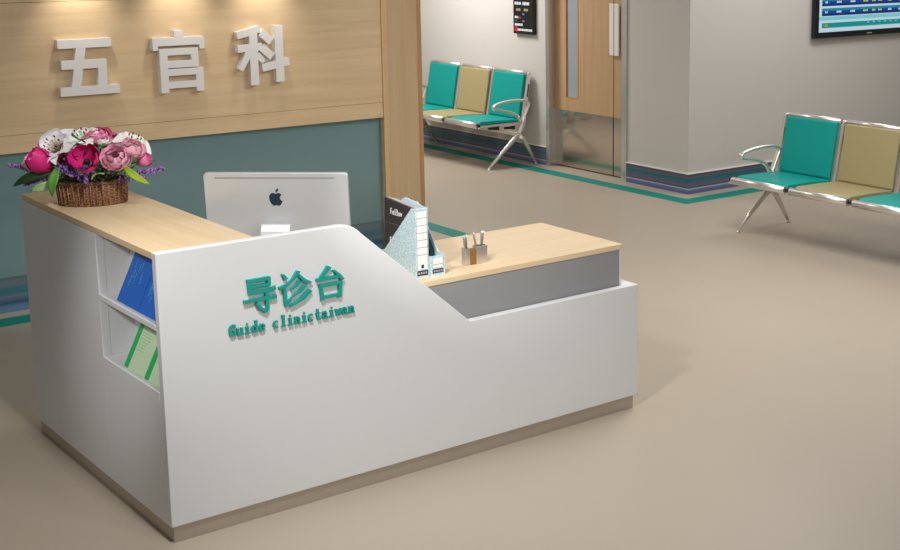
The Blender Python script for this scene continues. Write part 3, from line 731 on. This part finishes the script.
RV, UP, TV = Vector(cr), Vector((0, 0, 1)), -Vector(d0)      # right, up, toward the front of the counter
def fpos(a, h, t): return BC + RV * a + UP * h + TV * t
def orient(v):
    return Vector((0, 0, 1)).rotation_difference(Vector(v).normalized())
def surf(cl, wd, cupv, nu=7, nv=5, wave=0.0, ph=0.0):
    """petal grid from centreline [(r,z)], half-width function and cupping"""
    P = []
    for i in range(nu + 1):
        t = i / nu; r_, z_ = cl(t); w_ = wd(t)
        row = []
        for j in range(nv):
            s_ = -1 + 2 * j / (nv - 1)
            lift = cupv(t) * s_ * s_ * w_ + wave * math.sin(t * 9 + s_ * 3 + ph) * w_
            # cup lifts toward the axis / up
            row.append((r_ - lift * .75, s_ * w_, z_ + lift * .6))
        P.append(row)
    return P
def add_petal(m_, P, ang):
    c_, s_ = math.cos(ang), math.sin(ang)
    m_.grid([[(x * c_ - y * s_, x * s_ + y * c_, z) for (x, y, z) in row] for row in P])
def stem_to(e, loc, q):
    """stem from bloom base to the basket fill, in the bloom's local frame"""
    tgt = Vector((BC.x, BC.y, BC.z + .082)) + (Vector(loc) - Vector((BC.x, BC.y, BC.z + .1))) * .35
    tgt.z = BC.z + .082
    inv = q.inverted()
    lt = inv @ (tgt - Vector(loc))
    mid = lt * .5 + Vector((0, 0, -.012))
    MB().tube([(0, 0, 0), tuple(mid), tuple(lt)], .003, 6).build('stem', M['stem'], e)
def bloom(kind, name, pos, axis, size, pm, label, cat, group, spin=0):
    axv = (RV * axis[0] + UP * axis[1] + TV * axis[2]).normalized(); loc = fpos(*pos) - axv * size * .45; q = orient(RV * axis[0] + UP * axis[1] + TV * axis[2])
    e = empty(name, loc); e.rotation_mode = 'QUATERNION'; e.rotation_quaternion = q @ Matrix.Rotation(spin, 4, 'Z').to_quaternion()
    qq = e.rotation_quaternion.copy()
    if kind == 'lily':
        for k in range(6):
            L_ = size * (1 if k % 2 else .94)
            P = surf(lambda t: (.006 + L_ * (.30 * t + .75 * t ** 1.9), L_ * (.75 * math.sin(t * 2.1) - .25 * t ** 3)), lambda t: L_ * (.05 + .45 * math.sin(PI * min(1, t * .90 + .08)) ** .7), lambda t: .30, 9, 7, .09, k)
            m_ = MB(); add_petal(m_, P, k * PI / 3); m_.build('petal', pm, e)
        s_ = MB()
        for k in range(6):
            a = k * PI / 3 + .4; tip = (size * .30 * math.cos(a), size * .30 * math.sin(a), size * .85)
            s_.tube([(0, 0, .01), (size * .12 * math.cos(a), size * .12 * math.sin(a), size * .5), tip], .0014, 5)
            s_.blob(tip, (.0035, .0035, .008), 6, 5, 1)
        s_.build('stamens', [M['leafp'], M['anther']], e)
    elif kind == 'tulip':
        for k in range(6):
            inner = k % 2; L_ = size * (1.0 if inner else .96); op = .40 if inner else .47
            P = surf(lambda t: (.004 + L_ * op * math.sin(PI * (.08 + .62 * t)) , L_ * (t - .06 * math.sin(PI * t))), lambda t: L_ * (.06 + .36 * math.sin(PI * min(1, .10 + .86 * t)) ** .75), lambda t: .55, 8, 5, .03, k)
            m_ = MB(); add_petal(m_, P, k * PI / 3); m_.build('petal', pm, e)
    elif kind == 'open':
        for k in range(6):
            inner = k % 2; L_ = size * (1.0 if inner else .96); op = .55 if inner else .68
            P = surf(lambda t: (.004 + L_ * op * math.sin(PI * (.05 + .52 * t)), L_ * (.85 * t - .1 * math.sin(PI * t))), lambda t: L_ * (.06 + .34 * math.sin(PI * min(1, .08 + .86 * t)) ** .75), lambda t: .45, 8, 5, .04, k)
            m_ = MB(); add_petal(m_, P, k * PI / 3); m_.build('petal', pm, e)
        MB().blob((0, 0, size * .22), (size * .14, size * .14, size * .22), 8, 6).build('flower_centre', M['ycen'], e)
    elif kind == 'peony':
        lay = [(5, .30, .80, .15), (6, .50, .86, .45), (7, .72, .80, .8)]
        for li, (n_, op, hh_, ph_) in enumerate(lay):
            for k in range(n_):
                L_ = size * (1 + .06 * math.sin(k * 2.3 + li))
                P = surf(lambda t: (.002 + L_ * op * math.sin(PI * (.04 + (.78 - .16 * li) * t)), L_ * hh_ * (t ** 1.1) * (1 - .12 * li)), lambda t: L_ * (.07 + (.34 + .08 * li) * math.sin(PI * min(1, .10 + .80 * t)) ** .7), lambda t: .5, 7, 5, .07, k * 1.7 + li)
                m_ = MB(); add_petal(m_, P, 2 * PI * k / n_ + ph_); m_.build('petal', pm, e)
    stem_to(e, loc, qq)
    return tag(e, label, cat, group)
# (right, up above the counter, toward viewer) metres from basket centre, then the axis the bloom faces along
bloom('lily', 'lily', (-.140, .252, .035), (-.16, .66, .74), .112, PM['lily'], 'large white lily with maroon throat at the left of the basket', 'flower', 'white lilies', .25)
bloom('lily', 'lily', (-.040, .285, .00), (-.10, 1.0, .35), .100, PM['cream'], 'smaller white lily at the top of the basket, left of the bright pink peony', 'flower', 'white lilies', .5)
bloom('lily', 'lily', (.165, .262, -.05), (.45, .85, .10), .088, PM['cream'], 'white lily half hidden behind the pale pink peonies at right', 'flower', 'white lilies', .2)
bloom('tulip', 'tulip', (-.190, .195, .075), (-.62, .62, .34), .112, PM['magenta'], 'closed magenta tulip leaning left over the basket rim', 'flower', 'magenta tulips')
bloom('open', 'tulip', (.022, .218, .135), (.06, .50, .86), .100, PM['magenta'], 'open magenta tulip facing front at the middle of the basket', 'flower', 'magenta tulips', .3)
bloom('tulip', 'tulip', (-.248, .180, .03), (-.8, .45, .1), .076, PM['pink'], 'small pink tulip bud at the far left of the basket', 'flower', None)
bloom('peony', 'peony', (.140, .215, .09), (.16, .62, .75), .092, PM['pink'], 'large pale pink peony at the right front of the basket', 'flower', 'pink peonies')
bloom('peony', 'peony', (.192, .245, .03), (.5, .75, .35), .076, PM['pink'], 'smaller pale pink peony at the right, behind the large one', 'flower', 'pink peonies', .7)
bloom('peony', 'peony', (.030, .290, -.01), (-.05, .95, .40), .086, PM['hot'], 'bright pink peony at the top of the bouquet', 'flower', 'pink peonies')
bloom('peony', 'peony', (.090, .268, -.03), (.20, .9, .35), .078, PM['hot'], 'bright pink peony behind and right of the top one', 'flower', 'pink peonies', .4)
bloom('peony', 'peony', (.066, .280, .03), (.05, .9, .40), .046, PM['cream'], 'small creamy white peony between the open tulip and pink peonies', 'flower', None)
bloom('peony', 'peony', (-.075, .215, .105), (-.05, .60, .80), .044, PM['deep'], 'small deep maroon bloom between the white lily and open tulip', 'flower', None)
bloom('tulip', 'tulip', (.225, .190, .00), (.85, .45, .1), .062, PM['hot'], 'small bright pink bud at the far right of the basket', 'flower', None)

rng0 = random.Random(5)
M['lavp'] = mat('pinkish_lavender_floret', rgb(186, 140, 208), .6, 0, .2, 90)
M['lavd'] = mat('deep_lavender_floret', rgb(72, 40, 116), .6, 0, .2, 90)
def sprig(p0, p1, bend, label, mt, n_=26):
    a = fpos(*p0); c_ = fpos(*p1); e = empty('lavender_sprig', a)
    pts = []
    for i in range(9):
        t = i / 8; p = a.lerp(c_, t) + UP * bend * math.sin(PI * t); pts.append(p - a)
    MB().tube(pts, .0016, 5).build('stem', M['stem'], e)
    m_ = MB(); L_ = (c_ - a).length
    for i in range(n_):
        t = .22 + .78 * i / n_; k = t * 8; j = min(7, int(k)); p = pts[j].lerp(pts[j + 1], k - j)
        for w_ in range(3):
            an = i * 2.4 + w_ * PI * 2 / 3 + rng0.uniform(-.5, .5); rad = (.0115 - .007 * t) * rng0.uniform(.5, 1.5)
            o_ = Vector((math.cos(an), math.sin(an), math.sin(an * 1.7))) * rad
            m_.blob(p + o_, (.0036 * rng0.uniform(.7, 1.2), .0036, .0058), 5, 4, rng0.choice((0, 0, 1, 2)))
    m_.build('florets', [mt, M['lavp'], M['lavd']], e)
    return tag(e, label, 'flower', 'lavender sprigs')
sprig((-.13, .150, .05), (-.375, .178, .01), -.010, 'lavender sprig reaching furthest left, above the other left one', M['lavl'], 34)
sprig((-.13, .120, .08), (-.285, .092, .06), .014, 'lavender sprig drooping at lower left over the counter edge', M['lav'], 28)
sprig((-.085, .215, .11), (.005, .128, .165), .012, 'lavender sprig at the front below the small maroon bloom', M['lav'], 26)
sprig((-.125, .190, .11), (-.025, .150, .165), .010, 'lavender sprig at the front below the large white lily', M['lavl'], 24)
sprig((.020, .200, .15), (.036, .118, .172), .010, 'lavender sprig hanging in front below the open magenta tulip', M['lav'], 22)
sprig((.14, .120, .06), (.320, .158, .0), .004, 'lavender sprig reaching right past the lime leaf', M['lavl'], 30)
sprig((.12, .115, .09), (.260, .128, .07), .006, 'lavender sprig low at the right over the rim', M['lav'], 24)
def leafobj(p0, p1, bend, wd, mt, label, droop=0.0, up=None):
    a = fpos(*p0); c_ = fpos(*p1); e = None
    d_ = (c_ - a); side_ = d_.cross(up or UP)
    if side_.length < 1e-4: side_ = RV.copy()
    side_.normalize(); nrm = side_.cross(d_).normalized()
    P = []
    for i in range(11):
        t = i / 10; p = a.lerp(c_, t) + nrm * bend * math.sin(PI * t) - UP * droop * t ** 3 - a
        w_ = wd * math.sin(PI * min(1, t * .95 + .05)) ** .8 + .0008
        P.append([tuple(p + side_ * w_ * s_ + nrm * (.25 * w_ * s_ * s_)) for s_ in (-1, -.5, 0, .5, 1)])
    o = MB().grid(P).build('leaf', mt, None, loc=a, solid=.0012)
    return tag(o, label, 'leaf', 'loose leaves in the bouquet')
leafobj((-.100, .185, .12), (-.122, .060, .165), .03, .020, M['leafm'], 'broad mid-green leaf drooping in front of the basket at left', 0, TV)
leafobj((-.120, .118, .12), (-.232, .078, .12), .012, .017, M['leafp'], 'narrow pale green leaf pointing down left over the counter', 0, TV)
leafobj((-.140, .155, .06), (-.335, .125, .06), .03, .020, M['leafd'], 'dark green leaf arching far left between the lavender sprigs', .04, TV)
leafobj((.170, .190, .10), (.283, .128, .09), .05, .016, M['leafl'], 'lime green leaf curling down at the right of the basket', .03, TV)
leafobj((.12, .150, .06), (.285, .190, .0), .015, .011, M['leafd'], 'dark narrow leaf pointing right behind the lime leaf')
leafobj((-.08, .24, -.04), (-.19, .275, -.05), .01, .013, M['leafd'], 'small dark leaf poking out behind the large white lily')
leafobj((.055, .22, .09), (.085, .282, .06), .01, .010, M['leafm'], 'small mid-green leaf beside the top pink peony')
leafobj((.045, .130, .14), (.110, .158, .16), .014, .012, M['leafp'], 'pale green leaf lying across the front under the large peony')
leafobj((-.03, .27, .02), (-.075, .315, .02), .01, .010, M['leafm'], 'small green leaf standing up between the two white lilies', 0, TV)
# foliage filling between blooms
rng = random.Random(11)
def foliage(cen, n_, L_, wd, mt, label):
    a = fpos(*cen); e = empty('foliage_sprig', a)
    stalk = MB(); lv = MB()
    tip = Vector((0, 0, L_ * .5)) + (a - BC) * .25
    stalk.tube([(0, 0, 0), tuple(tip)], .0018, 5)
    for i in range(n_):
        t = i / n_; b0 = tip * t; an = i * 2.399
        d_ = (RV * math.cos(an) + TV * math.sin(an) * .9 + UP * rng.uniform(.0, .6)); d_.normalize()
        s_ = d_.cross(UP).normalized(); Lq = L_ * rng.uniform(.7, 1.15)
        P = []
        for k in range(6):
            u_ = k / 5; p = b0 + d_ * Lq * u_ - UP * Lq * .22 * u_ * u_; w_ = wd * math.sin(PI * min(1, u_ * .93 + .07)) + .0005
            P.append([tuple(p + s_ * w_ * q) for q in (-1, 0, 1)])
        lv.grid(P)
    stalk.build('stem', M['stem'], e); lv.build('leaves', mt, e)
    return tag(e, label, 'foliage', 'foliage between the flowers')
foliage((-.07, .125, .06), 22, .10, .009, M['leafd'], 'dark foliage sprig at the front left of the basket')
foliage((.05, .125, .08), 24, .09, .008, M['leafd'], 'dark foliage sprig at the front middle below the pink peony')
foliage((.13, .125, .03), 22, .10, .007, M['leafm'], 'mid-green foliage sprig at the right of the basket')
foliage((-.12, .125, .03), 20, .10, .009, M['leafd'], 'dark foliage sprig at the left of the basket')
foliage((.0, .13, -.04), 22, .12, .009, M['leafd'], 'dark foliage sprig at the back of the basket')
foliage((.10, .13, .07), 22, .08, .005, mat('grey_green_leaf', rgb(86, 110, 70), .5, 0, .25, 50), 'fine grey-green foliage sprig at the front right of the basket')
foliage((.0, .19, .05), 20, .09, .008, M['leafd'], 'dark foliage sprig high among the central blooms')

# ------------------------------------------------------------------ light
wd_ = bpy.data.worlds.new('world'); S.world = wd_; wd_.use_nodes = True
bg = wd_.node_tree.nodes['Background']; bg.inputs['Color'].default_value = (1.0, .985, .96, 1); bg.inputs['Strength'].default_value = .18
def area(name, loc, tgt, size, power, col=(1, .97, .92), sy=None):
    l = bpy.data.lights.new(name, 'AREA'); l.energy = power; l.color = col; l.size = size
    if sy: l.shape = 'RECTANGLE'; l.size_y = sy
    o = bpy.data.objects.new(name, l); COL.objects.link(o); o.location = loc
    o.rotation_euler = (Vector(tgt) - Vector(loc)).to_track_quat('-Z', 'Y').to_euler()
    return o
def spot(name, loc, tgt, power, ang, blend=.6, rad=.03, col=(1, .94, .84)):
    l = bpy.data.lights.new(name, 'SPOT'); l.energy = power; l.color = col; l.spot_size = math.radians(ang); l.spot_blend = blend; l.shadow_soft_size = rad
    o = bpy.data.objects.new(name, l); COL.objects.link(o); o.location = loc
    o.rotation_euler = (Vector(tgt) - Vector(loc)).to_track_quat('-Z', 'Y').to_euler()
    return o
area('key_light', (.0, -1.05, 2.95), (.75, .1, .5), .25, 52, (1, .995, .98))
area('ceiling_light_hall', (4.2, .6, 3.3), (4.6, .6, 0), 1.6, 106, (1, .97, .93))
area('ceiling_light_right', (8.0, 2.6, 3.1), (8.1, 2.9, .4), 3.2, 50, (1, .98, .95), .6)
area('ceiling_light_corridor', (5.3, 7.2, 2.95), (5.8, 7.2, 0), 1.0, 88, (1, .97, .94))
spot('worktop_spot', (-.55, -1.25, 2.5), (1.62, .34, .85), 170, 21, 1.0, .03, (1, .98, .95))  # added narrow spot, throws file and pen shadows across the worktop
spot('desk_front_fill', (1.5, -3.9, 2.7), (1.4, 0, .55), 240, 46, .9, .35, (1, .99, .97))  # added fill, evens out the brightness of the front panel
spot('niche_fill', (-1.7, -.9, 2.5), (0, .36, .86), 150, 26, 1.0, .12, (1, .99, .97))  # added fill from the left to brighten the niche, no real fitting
for x in (1.08, 1.72, 2.32):
    spot('sign_downlight', (x, 3.58, 2.22), (x, 3.80, 1.80), 13, 84, 1.0)
S.view_settings.view_transform = 'Standard'
S.view_settings.look = 'None'
S.view_settings.exposure = 0
